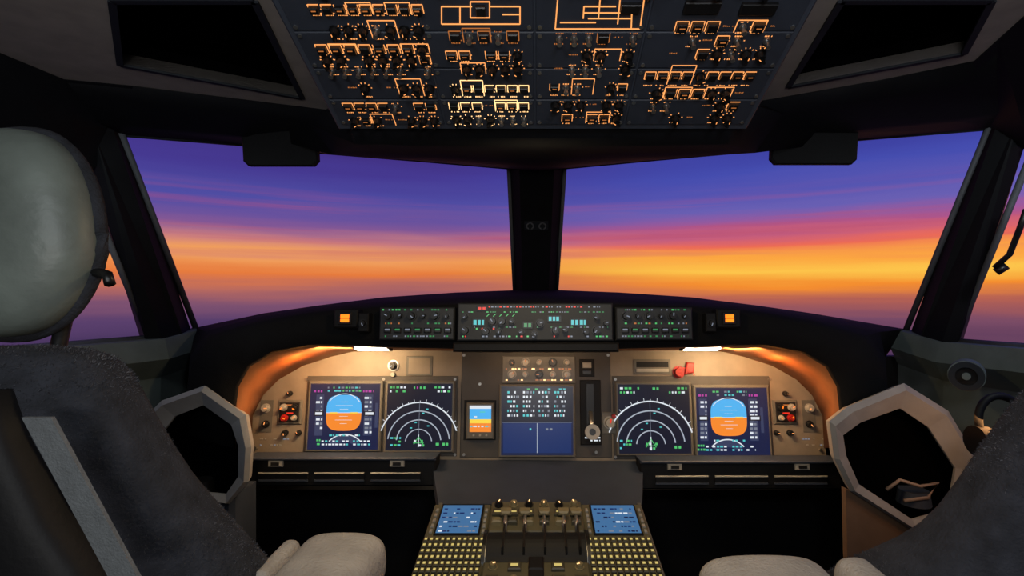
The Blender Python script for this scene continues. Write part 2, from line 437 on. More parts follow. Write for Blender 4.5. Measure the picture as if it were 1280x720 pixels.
# ---------------------------------------------------------------- glareshield
MP = Frame((0, 1.42, .9), (1, 0, 0), (0, math.sin(.14), math.cos(.14)))
def mp3(x, y, h=0): return MP.pt(*MP.px(x, y), h)
half_A = [(290, 560), (290, 515), (294, 482), (308, 457), (338, 439), (385, 430), (430, 430), (480, 432), (570, 434), (672, 436)]
half_B = [(313, 560), (315, 520), (328, 494), (348, 474), (378, 457), (415, 445), (440, 439), (480, 437), (570, 438), (672, 439)]
half_T = [(232, 540), (234, 500), (238, 450), (262, 420), (325, 402), (390, 391), (430, 387), (480, 384), (570, 381), (672, 379)]
half_W = [V((-1.0, 1.5, .8)), V((-1.0, 1.5, .9)), V((-1.01, 1.49, 1.0)), WL_B+V((.0, .0, 0)), P(330, 392, 1.72), P(400, 382, 1.84), P(440, 377, 1.9), P(480, 372, 1.95), P(570, 366, 2.05), P(672, 362, 2.12)]
def mir(l): return l+[(2*CX-x, y) for x, y in l[:-1][::-1]]
A = [P(x, y, 1.22) for x, y in mir(half_A)]
B = [mp3(x, y, -.002) for x, y in mir(half_B)]
T = [P(x, y, 1.25) for x, y in mir(half_T)]
W = half_W+[V((-p.x, p.y, p.z)) for p in half_W[:-1][::-1]]
W[-4] = WR_B.copy()
A2 = [p+V((0, .012, -.004)) for p in A]
gs = MB('glareshield')
TM = [a.lerp(t, .85)+V((0, -.012, 0)) for a, t in zip(A, T)]
gs.loft([A2, A, TM, T, [t.lerp(w, .3)+UP*.004 for t, w in zip(T, W)], W], M['soft'])
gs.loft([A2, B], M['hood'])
gs.build(solid=.003)

# ---------------------------------------------------------------- mode control panel
MC = Frame((0, 1.2, 1.11), (1, 0, 0), (0, .1, 1))
mc = MB('mode_control_panel')
mc.pbox(MC, 474, 384, 568, 425, -.06, .0, M['mcp'], .003)
mc.pbox(MC, 572, 379, 766, 426, -.06, .004, M['mcp'], .003)
mc.pbox(MC, 770, 384, 866, 425, -.06, .0, M['mcp'], .003)
mc.pbox(MC, 566, 428, 774, 440, -.1, .0, M['black'], .004)
MC2 = Frame(MC.pt(0, 0, .004), MC.u, MC.v)
def mck(x, y, r=.008, fr=MC, m='knob'):
    u, v = fr.px(x, y); mc.knob(fr, u, v, r, .016, M[m], E['whited'])
for x0 in (478, 774):
    for k in range(6):
        mck(x0+8+k*14.5, 395, .006 if k % 2 else .009)
    for k in range(7):
        u, v = MC.px(x0+7+k*12.5, 413); mc.box(MC, u-.008, v-.006, u+.008, v+.006, 0, .006, M['knob'], .0015)
        mc.pbox(MC, x0+4+k*12.5, 411, x0+10+k*12.5, 413, .006, .0066, E['greend'] if k % 2 else E['whited'])
    dl = (1.2, 3)
    dashes(mc, MC, x0, 386, x0+86, 388.5, 1, [E['green'], E['whited'], E['greend']], .6, .7, (0, .0006), dl)
    dashes(mc, MC, x0, 403, x0+86, 405.5, 1, [E['green'], E['whited'], E['greend'], E['amberd']], .6, .7, (0, .0006), dl)
    dashes(mc, MC, x0, 419, x0+86, 421.5, 1, [E['greend'], E['whited']], .6, .7, (0, .0006), dl)
dl = (1.2, 3)
dashes(mc, MC2, 595, 382, 750, 385, 1, [E['whited'], E['whited'], E['red']], .8, .6, (0, .0006), dl)
dashes(mc, MC2, 578, 389, 760, 391, 1, [E['whited'], E['greend'], E['green']], .5, .6, (0, .0006), dl)
dashes(mc, MC2, 578, 408, 760, 410, 1, [E['whited'], E['greend']], .4, .6, (0, .0006), dl)
dashes(mc, MC2, 578, 419, 760, 422, 1, [E['whited'], E['green'], E['red']], .5, .6, (0, .0006), dl)
for x0, x1, y0, y1, e in ((592, 605, 400, 406, 'cyan'), (714, 732, 400, 406, 'cyan'), (686, 700, 396, 401, 'cyan'), (655, 664, 404, 409, 'greend'), (598, 608, 384, 387, 'red')):
    mc.pbox(MC2, x0-2, y0-2, x1+2, y1+2, 0, .002, M['knob'], .0005)
    dashes(mc, MC2, x0, y0, x1, y1, 1, [E[e]], 1, 1, (.002, .0026), (3, 4))
for x, y in ((582, 396), (582, 413), (616, 402), (628, 402), (640, 402), (675, 404), (694, 413), (745, 397), (745, 413), (757, 404), (624, 414), (668, 417), (706, 412), (652, 415), (608, 414), (732, 415)):
    mck(x, y, random.choice((.006, .0085)), MC2)
for k in range(5):
    u, v = MC2.px(610+k*8, 394); mc.line(MC2, (u-.003, v-.003), (u+.003, v+.003), .0015, 0, .001, E['green'])
    u, v = MC2.px(596+k*7, 411); mc.box(MC2, u-.002, v-.002, u+.002, v+.002, 0, .001, E['red' if k % 2 else 'green'])
mc.build()
# warning lights on the wings
for x in (432, 911):
    wl = MB('master_warning_light'); fr = Frame(P(x, 398, 1.2), (1, 0, 0), (0, .1, 1))
    wl.box(fr, -.028, -.022, .028, .022, -.035, 0, M['black'], .003)
    wl.box(fr, -.015, -.014, .015, .014, 0, .005, M['knob'], .001)
    wl.box(fr, -.010, .001, .010, .009, .005, .007, E['orange'], .001)
    wl.box(fr, -.010, -.009, .010, -.001, .005, .007, E['orange'], .001)
    sx = 22 if x < 672 else -22
    u, v = fr.px(x+sx, 404); wl.knob(fr, u, v, .008, .012, M['knob'], E['whited'])
    wl.box(fr, u-.012, v-.02, u+.012, v+.024, -.03, 0, M['black'], .002)
    wl.build()

# ---------------------------------------------------------------- main panel
mp = MB('main_instrument_panel')
outl = [MP.px(x, y) for x, y in [(308, 612)]+half_B[1:-1]]
outr = [(-u, v) for u, v in outl][::-1]
mp.prism(MP, outl+outr, -.03, 0, M['panel'])
def sub(x0, y0, x1, y1, h=.004, m='paneld', c=.0015): mp.pbox(MP, x0, y0, x1, y1, 0, h, M[m], c)
sub(382, 470, 572, 570, .003, 'paneld'); sub(766, 470, 964, 574, .003, 'paneld')
sub(576, 440, 764, 572, .0015, 'paneld')
sub(628, 445, 719, 479, .006, 'bezel')
FE = Frame(MP.pt(0, 0, .006), MP.u, MP.v)
for i in range(5):
    for j in range(2):
        u, v = FE.px(640+i*17, 453+j*15); mp.knob(FE, u, v, .010 if (i+j) % 2 else .007, .018, M['knobl'] if (i+j) % 3 else M['knob'], E['amberd'])
dashes(mp, FE, 632, 460, 715, 462.5, 1, [E['hot'], E['amberd'], E['amberd']], .6, .8, (0, .0007), (1.5, 4)); dashes(mp, FE, 632, 474, 715, 476, 1, [E['hot'], E['amberd']], .6, .8, (0, .0007), (1.5, 4))
sub(508, 445, 541, 470, .002, 'bezel'); mp.pbox(MP, 511, 448, 538, 467, .002, .003, M['panel'])
sub(792, 449, 838, 468, .004, 'bezel'); mp.pbox(MP, 795, 452, 835, 459, .004, .0045, M['black']); mp.pbox(MP, 795, 461, 835, 465, .004, .008, M['knobl'], .001)
u, v = MP.px(492, 457); mp.knob(MP, u, v, .009, .018, M['knob'], E['white']); mp.ring(MP, u, v, .012, .0155, 0, 6.2832, 0, .004, M['metal'])
u, v = MP.px(492, 468); mp.cyl(MP, u, v, .006, 0, .01, M['knobl'], 12)
u, v = MP.px(848, 465); mp.knob(MP, u, v, .014, .018, M['redk'], None); u, v = MP.px(860, 459)
mp.prism(MP, [(u-.014, v-.02), (u+.012, v-.016), (u+.015, v+.012), (u-.006, v+.014)], 0, .014, M['redk'], .003)
dashes(mp, MP, 842, 458, 866, 470, 3, [E['red']], .4, .4, (.0185, .019), (2, 4))
sub(724, 449, 743, 471, .004, 'black')
mp.pbox(MP, 728, 453, 739, 460, .004, .006, M['knobl'], .001); mp.pbox(MP, 728, 463, 739, 468, .004, .006, M['knob'], .001)
# lighting / audio knob panels at the panel ends
for sg, x0 in ((1, 347), (-1, 997)):
    X = lambda d: x0+sg*d
    a_, b_ = sorted((X(0), X(31)))
    sub(a_, 500, b_, 531, .004, 'bezel', .004); mp.pbox(MP, a_+3, 503, b_-3, 528, .004, .005, M['knob'], .001)
    for dx, y, m1, r in ((9, 509, 'knobl', .008), (22, 510, 'knob', .009), (10, 522, 'redk', .008), (22, 522, 'knobl', .006)):
        u, v = MP.px(X(dx), y); F5 = Frame(MP.pt(0, 0, .005), MP.u, MP.v); mp.knob(F5, u, v, r, .012, M[m1], E['orange'])
    u, v = MP.px(X(16), 516); mp.box(MP, u-.008, v-.002, u+.01, v+.0015, .005, .0058, E['red']); mp.box(MP, u-.015, v+.020, u+.015, v+.023, .005, .0056, E['amberd'])
    for dx, y, r in ((-14, 510, .010), (-14, 530, .008), (10, 541, .007), (27, 541, .006), (16, 492, .006)):
        u, v = MP.px(X(dx), y); mp.knob(MP, u, v, r, .014, M['knobl'] if r > .008 else M['knob'], E['amber'])
    a_, b_ = sorted((X(-22), X(-6)))
    mp.pbox(MP, a_, 500, b_, 540, 0, .0015, M['bezel'])
    dashes(mp, MP, a_, 545, b_+20, 560, 2, [E['whited'], M['knobl']], .5, .2, (0, .001), (1.5, 4))
for (x, y) in ((384, 474), (480, 474), (569, 474), (384, 568), (569, 568), (769, 474), (961, 474), (769, 571), (961, 571), (580, 444), (760, 444), (580, 568), (600, 480), (745, 565), (320, 560), (1025, 562)):
    u, v = MP.px(x, y); mp.cyl(MP, u, v, .004, 0, .005, M['metal'], 8)
sub(752, 515, 773, 542, .004, 'bezel')
u, v = MP.px(762, 528); mp.knob(MP, u, v, .014, .018, M['knobl'], E['red']); u, v = MP.px(767, 520); mp.knob(MP, u, v, .007, .012, M['redk'], None)
sub(580, 500, 620, 550, .003, 'black')
mp.build()

# gear lever
gv = MB('landing_gear_lever')
gv.pbox(MP, 725, 475, 751, 556, .0015, .006, M['black'], .002)
gv.pbox(MP, 733, 480, 742, 540, .006, .008, M['knob'])
pa = MP.pt(*MP.px(738, 515), .006); pb = MP.pt(*MP.px(738, 537), .05)
gv.tube([pa, pb], .006, M['metal'], 10)
fr = Frame(pb, (1, 0, 0), (0, .3, 1)); gv.ring(fr, 0, 0, .009, .02, 0, 6.2832, -.008, .008, M['knobl'], 24)
gv.cyl(fr, 0, 0, .009, -.007, .007, M['knob'], 16)
dashes(gv, MP, 727, 545, 750, 552, 2, [E['white']], .6, .5, (.006, .0066)); gv.build()

# displays
def disp(x0, y0, x1, y1, kind, name='flight_display'):
    mb = MB(name)
    mb.pbox(MP, x0, y0, x1, y1, .003, .014, M['bezel'], .003)
    g = 3.2
    mb.pbox(MP, x0+g, y0+g, x1-g, y1-g, .014, .0145, E['navy'] if kind != 'nd' else E['navyd'])
    FD = Frame(MP.pt(0, 0, .0145), MP.u, MP.v)
    X0, Y0, Wd, Hd = x0+g, y0+g, x1-x0-2*g, y1-y0-2*g
    q = lambda a, b: FD.px(X0+a*Wd, Y0+b*Hd)
    bx = lambda a, b, c, d, e, h=.0004: mb.pbox(FD, X0+a*Wd, Y0+b*Hd, X0+c*Wd, Y0+d*Hd, h, h+.0003, E[e])
    ds = lambda a, b, c, d, r, e, fill=.75, dl=(1.5, 4): dashes(mb, FD, X0+a*Wd, Y0+b*Hd, X0+c*Wd, Y0+d*Hd, r, [E[k] for k in e], fill, .5, (.001, .0014), dl)
    sc = Wd*1.42/640
    if kind == 'pfd':
        cx, cy = q(.47, .45)
        rx, ry = .25*sc, .25*sc
        up = [(cx+rx*math.copysign(abs(math.cos(t))**.6, math.cos(t)), cy+ry*abs(math.sin(t))**.6) for t in [math.pi*i/20 for i in range(21)]]
        mb.prism(FD, up, .0004, .0008, E['sky'])
        mb.prism(FD, [(a, 2*cy-b) for a, b in up], .0004, .0008, E['gnd'])
        mb.line(FD, (cx-rx, cy), (cx+rx, cy), .0015, .0008, .001, E['white'])
        for k, w in ((-2, .12), (-1, .06), (1, .06), (2, .12), (3, .05), (-3, .05)):
            mb.line(FD, (cx-w*sc, cy+k*.05*sc), (cx+w*sc, cy+k*.05*sc), .001, .0008, .001, E['white'])
        for s2 in (-1, 1):
            mb.line(FD, (cx+s2*.09*sc, cy), (cx+s2*.2*sc, cy), .0035, .001, .0014, E['yel'])
        mb.ring(FD, cx, cy, .26*sc, .27*sc, .6, 2.5, .0008, .001, E['white'])
        bx(.06, .17, .17, .8, 'tape'); bx(.76, .17, .88, .8, 'tape'); bx(.92, .3, .96, .68, 'tape')
        ds(.07, .19, .16, .78, 9, ['white', 'whited'], .9, (3, 5)); ds(.77, .19, .87, .78, 9, ['white', 'whited'], .9, (3, 6))
        bx(.04, .42, .18, .5, 'navyd', .0014); bx(.06, .44, .16, .48, 'white', .0018)
        bx(.75, .42, .92, .5, 'navyd', .0014); bx(.78, .44, .9, .48, 'white', .0018)
        ds(.04, .09, .18, .15, 1, ['mag']); ds(.75, .09, .9, .15, 1, ['mag'])
        ds(.24, .04, .72, .14, 2, ['green', 'cyan', 'whited'], .7)
        cx, cy = q(.47, 1.12)
        mb.ring(FD, cx, cy, .2*sc, .3*sc, .75, 2.39, .0004, .0006, E['tape']); mb.ring(FD, cx, cy, .295*sc, .31*sc, .75, 2.39, .0006, .001, E['white'])
        ds(.26, .77, .7, .82, 1, ['white', 'cyan'], .6); ds(.15, .86, .85, .96, 2, ['white', 'cyan', 'white'], .85)
        ds(.03, .84, .14, .96, 2, ['green']); 
    elif kind == 'nd':
        cx, cy = q(.47, .9)
        for r, w in ((.2, .007), (.34, .008), (.47, .008), (.60, .009)):
            mb.ring(FD, cx, cy, (r-w)*sc, (r+w)*sc, .3 if r > .5 else .12, 2.84 if r > .5 else 3.02, .0004, .0008, E['arc' if r < .55 else 'white'], 40)
        for k in range(17):
            an = .38+k*.147
            mb.line(FD, (cx+.60*sc*math.cos(an), cy+.60*sc*math.sin(an)), (cx+(.65 if k % 2 else .63)*sc*math.cos(an), cy+(.65 if k % 2 else .63)*sc*math.sin(an)), .0012, .0006, .001, E['white'])
        mb.line(FD, (cx, cy), (cx, cy+.6*sc), .001, .0006, .001, E['whited'])
        for a, b in ((-.05, .3), (.06, .44), (.12, .5), (-.12, .22), (.14, .25)):
            mb.line(FD, (cx+a*sc-.003, cy+b*sc), (cx+a*sc+.003, cy+b*sc), .003, .0006, .001, E['cyan'])
        for s2 in (-1, 1):
            mb.line(FD, (cx, cy+.09*sc), (cx+s2*.07*sc, cy-.02*sc), .002, .001, .0014, E['green'])
        mb.line(FD, (cx-.08*sc, cy), (cx+.08*sc, cy), .0018, .001, .0014, E['green']); mb.line(FD, (cx, cy+.12*sc), (cx, cy-.06*sc), .0022, .001, .0014, E['white'])
        ds(.03, .03, .3, .15, 2, ['white', 'green']); ds(.4, .03, .58, .1, 1, ['green', 'mag'], .9); ds(.72, .03, .97, .15, 2, ['green', 'white', 'green'])
        ds(.03, .8, .2, .96, 3, ['cyan', 'green'], .6); ds(.74, .88, .97, .96, 1, ['green']); ds(.4, .84, .56, .97, 2, ['green', 'white'], .8)
    elif kind == 'eicas':
        bx(0, 0, 1, .52, 'navyd', .0002); bx(.02, .54, .98, .98, 'blue', .0003)
        for i in range(4):
            ds(.08+i*.22, .05, .24+i*.22, .46, 6, ['white', 'cyan', 'white', 'whited'], .85, (1.2, 3))
        mb.line(FD, q(.5, .54), q(.5, .98), .0016, .0008, .0012, E['arc']); mb.line(FD, q(.01, .53), q(.99, .53), .0010, .0008, .0012, E['whited'])
        ds(.1, .60, .42, .66, 1, ['whited', 'cyan'], .5); ds(.58, .60, .9, .66, 1, ['whited'], .3); ds(.1, .02, .9, .05, 1, ['cyan', 'green'], .5)
    mb.build()
disp(386, 476, 479, 564, 'pfd'); disp(482, 476, 569, 565, 'nd'); disp(769, 477, 864, 569, 'nd'); disp(866, 481, 961, 571, 'pfd')
disp(624, 480, 719, 571, 'eicas')
sd = MB('standby_display')
sd.pbox(MP, 584, 503, 618, 548, .003, .018, M['bezel'], .003)
FD = Frame(MP.pt(0, 0, .018), MP.u, MP.v)
sd.pbox(FD, 587, 507, 614, 524, 0, .0005, E['sky']); sd.pbox(FD, 587, 524, 614, 540, 0, .0005, E['yel']); sd.pbox(FD, 587, 507, 614, 511, .0005, .0008, E['white'])
sd.pbox(FD, 587, 529, 614, 540, .0005, .0008, E['gnd'])
dashes(sd, FD, 588, 512, 613, 536, 4, [E['white'], E['cyan']], .35, .3, (.0009, .0012)); 
for k in range(3):
    u, v = FD.px(592+k*8, 544); sd.cyl(FD, u, v, .003, 0, .002, M['knobl'], 8)
sd.build()

# lamps under the glareshield
for x0, x1 in ((444, 484), (856, 900)):
    lp = MB('panel_flood_lamp')
    a = P(x0, 433, 1.27); b = P(x1, 433, 1.27)
    fr = Frame((a+b)/2, (1, 0, 0), (0, .3, 1)); hw = (b-a).length/2
    lp.box(fr, -hw-.006, -.006, hw+.006, .012, -.03, .004, M['black'], .002)
    lp.box(fr, -hw, -.007, hw, .001, -.02, .007, E['lamp'], .001)
    lp.build()

# trays below the panel
for x0, x1, yo in ((305, 545, 0), (800, 1052, 4)):
    t = MB('tray_table'); fr = Frame((0, 1.33, .8), (1, 0, 0), (0, .12, 1))
    t.pbox(fr, x0, 573+yo, x1, 608+yo, -.05, 0, M['black'], .004)
    t.pbox(fr, x0, 571+yo, x1, 575+yo, -.06, .01, M['slate'], .003)
    for k in range(3):
        w = (x1-x0-30)/3; xa = x0+15+k*w
        t.pbox(fr, xa+4, 590+yo, xa+w-4, 601+yo, 0, .004, M['knob'], .001)
        t.pbox(fr, xa+4, 590+yo, xa+w-4, 592+yo, .004, .007, M['knobl'], .001)
        t.pbox(fr, xa+4, 599+yo, xa+w-4, 601+yo, .004, .006, M['slate'])
    for k in (.17, .8):
        xa = x0+(x1-x0)*k; t.pbox(fr, xa-9, 575+yo, xa+9, 583+yo, 0, .008, M['knobl'], .002); t.pbox(fr, xa-5, 577+yo, xa+5, 581+yo, .008, .01, M['knob'])
    t.build()

bk_ = MB('forward_bulkhead'); bk_.box(Frame((0, 1.5, 0), (1, 0, 0), (0, 0, 1)), -1.05, 0, 1.12, 1.0, -.03, 0, M['black']); bk_.build()
sh = MB('forward_shelf')
p1, p2, p3, p4 = mp3(540, 574, .004), mp3(804, 576, .004), P(802, 631, 1.15), P(548, 630, 1.15)
dn = V((0, 0, -.04)); sh.hexa([p1, p2, p3, p4], [p1+dn, p2+dn, p3+dn, p4+dn], M['slate']); sh.build()
for xs in (-.62, -.42, .45, .65):
    rp = MB('rudder_pedal'); fr = Frame((xs, 1.38, .28), (1, 0, 0), (0, .4, 1))
    rp.prism(fr, [(-.05, -.08), (.05, -.08), (.055, .06), (.03, .09), (-.03, .09), (-.055, .06)], 0, .02, M['shell'], .006)
    for k in range(4): rp.box(fr, -.04, -.06+k*.035, .04, -.05+k*.035, .02, .026, M['metal'])
    rp.tube([fr.pt(0, -.06, 0), V((xs, 1.47, .05)), V((xs, 1.47, .0))], .012, M['metal']); rp.build()

# ---------------------------------------------------------------- pedestal
PD = Frame((0, 1.15, .715), (1, 0, 0), (0, .22, .038))
pd = MB('center_pedestal')
pd.box(PD, -.222, -.75, .232, 0, -.62, 0, M['ped'], .006)
for s_ in (-.216, .226):
    pd.box(PD, s_-.004, -.74, s_+.004, -.004, 0, .006, M['bezel'], .001)
pd.build()
def cdu(x0, x1, nm='control_display_unit'):
    c = MB(nm); u0 = PD.px(x0, 640)[0]; u1 = PD.px(x1, 640)[0]; w = u1-u0
    v1 = -.016; vs = v1-.110
    c.box(PD, u0-.012, vs-.30, u1+.008, v1, 0, .010, M['ped'], .003)
    FC = Frame(PD.pt(0, 0, .010), PD.u, PD.v)
    c.box(FC, u0+.006, vs+.002, u1-.006, v1-.006, 0, .003, M['black'], .001)
    c.box(FC, u0+.010, vs+.006, u1-.010, v1-.01, .003, .0036, E['cdu'])
    hh = (v1-.01)-(vs+.006)
    for r in range(6):
        t = u0+.014; vv = vs+.009+r*hh/6.3
        while t < u1-.016:
            l = random.uniform(.003, .010)
            if random.random() < .65: c.box(FC, t, vv, min(t+l, u1-.014), vv+.0045, .0036, .004, E[random.choice(['whited', 'white', 'navy', 'blue', 'blue'])])
            t += l+.002
    for s2 in (u0-.004, u1-.003):
        for r in range(5):
            vv = vs+.008+r*hh/5.3; c.box(FC, s2, vv, s2+.006, vv+.010, 0, .004, M['knobl'], .001)
    nx, ny = 11, 16; cw = (w+.016)/nx; ch = .27/ny
    for i in range(nx):
        for j in range(ny):
            u = u0-.010+(i+.5)*cw; v = vs-.006-(j+.5)*ch
            c.box(FC, u-cw*.40, v-ch*.38, u+cw*.40, v+ch*.38, 0, .005, M['key'], .001)
            c.box(FC, u-cw*.22, v-ch*.16, u+cw*.22, v+ch*.16, .005, .0055, E['keyl'])
    c.build()
cdu(549, 609); cdu(733, 797)
tq = MB('throttle_quadrant')
u0, u1 = PD.px(614, 640)[0], PD.px(727, 640)[0]
rows = []
for k in range(13):
    t = k/12; v = -.115-.085*t; hgt = .010+.022*math.sin(math.pi*min(1, t*1.02))
    rows.append([PD.pt(u0+.004, v, 0), PD.pt(u0+.004, v, hgt), PD.pt(u1-.004, v, hgt), PD.pt(u1-.004, v, 0)])
tq.loft(rows, M['shell'], sm=False, cap=True)
tq.box(PD, u0, -.115, u1, -.008, 0, .012, M['ped'], .004)
F3 = Frame(PD.pt(0, 0, .012), PD.u, PD.v)
for k in range(6):
    u = u0+(k+.5)*(u1-u0)/6
    tq.knob(F3, u, -.024, .008, .010, M['brass'] if k % 2 else M['knob'], E['hot'])
    tq.box(F3, u-.012, -.064, u+.012, -.044, 0, .006, M['key'], .001); tq.box(F3, u-.007, -.057, u+.007, -.053, .006, .0065, E['keyl'])
    tq.box(F3, u-.010, -.094, u+.010, -.078, 0, .010, M['brass'] if k % 2 == 0 else M['key'], .003)
for uu in (-.066, -.026, .014, .054, .08):
    base = PD.pt(uu, -.12, .012); tip = PD.pt(uu, -.075, .030)
    tq.tube([base, tip], .004, M['metal'], 10)
    fr = Frame(tip, PD.u, PD.n)
    tq.box(fr, -.011, -.005, .011, .005, -.008, .008, M['brass'], .003)
    tq.line(PD, (uu, -.12), (uu, -.19), .004, .015, .034, M['knob'])
for s2 in (u0-.001, u1+.001):    # trim wheels
    fr = Frame(PD.pt(s2, -.155, -.035), PD.v, PD.n)
    tq.ring(fr, 0, 0, .050, .066, 0, 6.2832, -.003, .003, M['knob'], 40)
    tq.ring(fr, 0, 0, .056, .060, -.0, 6.2832, -.004, .004, M['metal'], 40)
tq.box(PD, u0, -.42, u1, -.20, 0, .012, M['ped'], .004)
F4 = Frame(PD.pt(0, 0, .012), PD.u, PD.v)
for i in range(5):
    for j in range(6):
        uu, vv = u0+(i+.5)*(u1-u0)/5, -.218-j*.034
        if i == 2 and j < 3:
            tq.box(F4, uu-.014, vv-.017, uu+.014, vv+.017, 0, .012, M['shell'], .003); continue
        if (i*3+j) % 4 == 0: tq.knob(F4, uu, vv, .007, .010, M['brass'], E['hot'])
        else:
            tq.box(F4, uu-.012, vv-.01, uu+.012, vv+.01, 0, .007, M['key'], .002); tq.box(F4, uu-.007, vv-.003, uu+.007, vv+.003, .007, .0075, E['keyl'])
tq.build()

# ---------------------------------------------------------------- side consoles
def console(outer, inner, Y, name, sg, depth=.16):
    c = MB(name); fr = Frame((0, Y, 0), (1, 0, 0), (0, 0, 1))
    o = [fr.px(*p) for p in outer]; i = [fr.px(*p) for p in inner]; n = len(o)
    oi = [(a*.75+b*.25, c_*.75+d_*.25) for (a, c_), (b, d_) in zip(o, i)]
    sh_ = V((sg*.06, 0, -.03))
    Ro = [fr.pt(*p, -.01) for p in o]; Rm = [fr.pt(*p, .0) for p in oi]; Ri = [fr.pt(*p, -.012) for p in i]
    Rb = [fr.pt(*p, -depth)+sh_ for p in o]; Rib = [fr.pt(*p, -depth*.5)+sh_*.3 for p in i]
    Ri2 = [fr.pt(*p, -.018) for p in i]
    c.loft([Rb, Ro, Rm, Ri, Ri2], M['console'], True, False)
    c.loft([Ri2, Rib], M['void'], True, False); c.add(Rib, [list(range(n))], M['void'])
    return c, fr, o
c, fr, o = console([(170, 530), (198, 502), (252, 483), (304, 520), (311, 560), (308, 604), (284, 632), (226, 626), (176, 600)],
                   [(200, 540), (214, 522), (250, 508), (285, 533), (294, 560), (294, 598), (278, 621), (230, 616), (200, 594)], 1.17, 'side_console', -1, .13)
xl = fr.px(190, 600)[0]; xr = fr.px(284, 600)[0]; zb = fr.px(0, 626)[1]
c.box(fr, xl-.01, 0, xr, zb, -.12, -.022, M['slate'], .01)
c.cyl(Frame(P(250, 600, 1.2), (1, 0, 0), (0, 1, 0)), 0, 0, .03, -.03, .0, M['knob'], 20, .026)
c.build()
c, fr, o = console([(1040, 528), (1062, 510), (1134, 480), (1190, 515), (1232, 585), (1216, 652), (1146, 666), (1066, 616), (1046, 575)],
                   [(1058, 546), (1080, 530), (1130, 512), (1166, 536), (1200, 588), (1192, 640), (1146, 653), (1078, 608), (1062, 572)], 1.12, 'side_console', 1, .13)
p = [fr.px(*q) for q in ((1062, 614), (1070, 618), (1146, 666), (1216, 655), (1216, 900), (1074, 900), (1064, 700))]
c.prism(fr, [(a_, max(b_, 0.0)) for a_, b_ in p], -.03, -.014, M['beige'])
c.tube([P(1108, 612, 1.14), P(1125, 600, 1.14), P(1150, 608, 1.13), P(1172, 604, 1.13), P(1160, 622, 1.13), P(1130, 626, 1.13)], .004, M['cable'], 8)
c.cyl(Frame(P(1142, 612, 1.16), (1, 0, 0), (0, 1, 0)), 0, 0, .034, -.03, .0, M['slate'], 20, .03)
c.build()

vt = MB('air_vent')
fr = Frame(P(1208, 470, 1.15), (.75, -.66, 0), (0, 0, 1))
vt.cyl(fr, 0, 0, .034, -.05, 0, M['wall'], 24)
vt.ring(fr, 0, 0, .02, .032, 0, 6.2832, -.005, .008, M['frame'], 28); vt.cyl(fr, 0, 0, .02, -.005, .002, M['black'], 24)
vt.cyl(fr, 0, 0, .008, .002, .010, M['wall'], 16); vt.build()

hs = MB('headset'); c0 = P(1254, 530, .95)
pts = [c0+V((.045*math.cos(t), .01*math.sin(t), .05*math.sin(t))) for t in [math.pi*(-.1+1.2*i/20) for i in range(21)]]
hs.tube(pts, .007, M['black'], 8)
for s2 in (pts[0], pts[-1]):
    fr = Frame(s2+V((0, 0, -.015)), (0, 1, 0), (0, 0, 1)); hs.cyl(fr, 0, 0, .028, -.012, .012, M['black'], 20, .026)
hs.tube([pts[-1]+V((0, 0, -.04)), pts[-1]+V((.01, 0, -.1)), pts[-1]+V((.05, 0, -.12)), pts[-1]+V((.09, .01, -.07)), pts[-1]+V((.1, .01, .02))], .004, M['cable'], 8)
hs.build()
hd = MB('window_handle'); hd.tube([P(1243, 335, 1.15), P(1262, 318, 1.13), P(1275, 285, 1.1), P(1283, 262, 1.08)], .006, M['knob'], 8)
hd.tube([P(1245, 340, 1.15), P(1258, 332, 1.14)], .009, M['knob'], 8); hd.build()

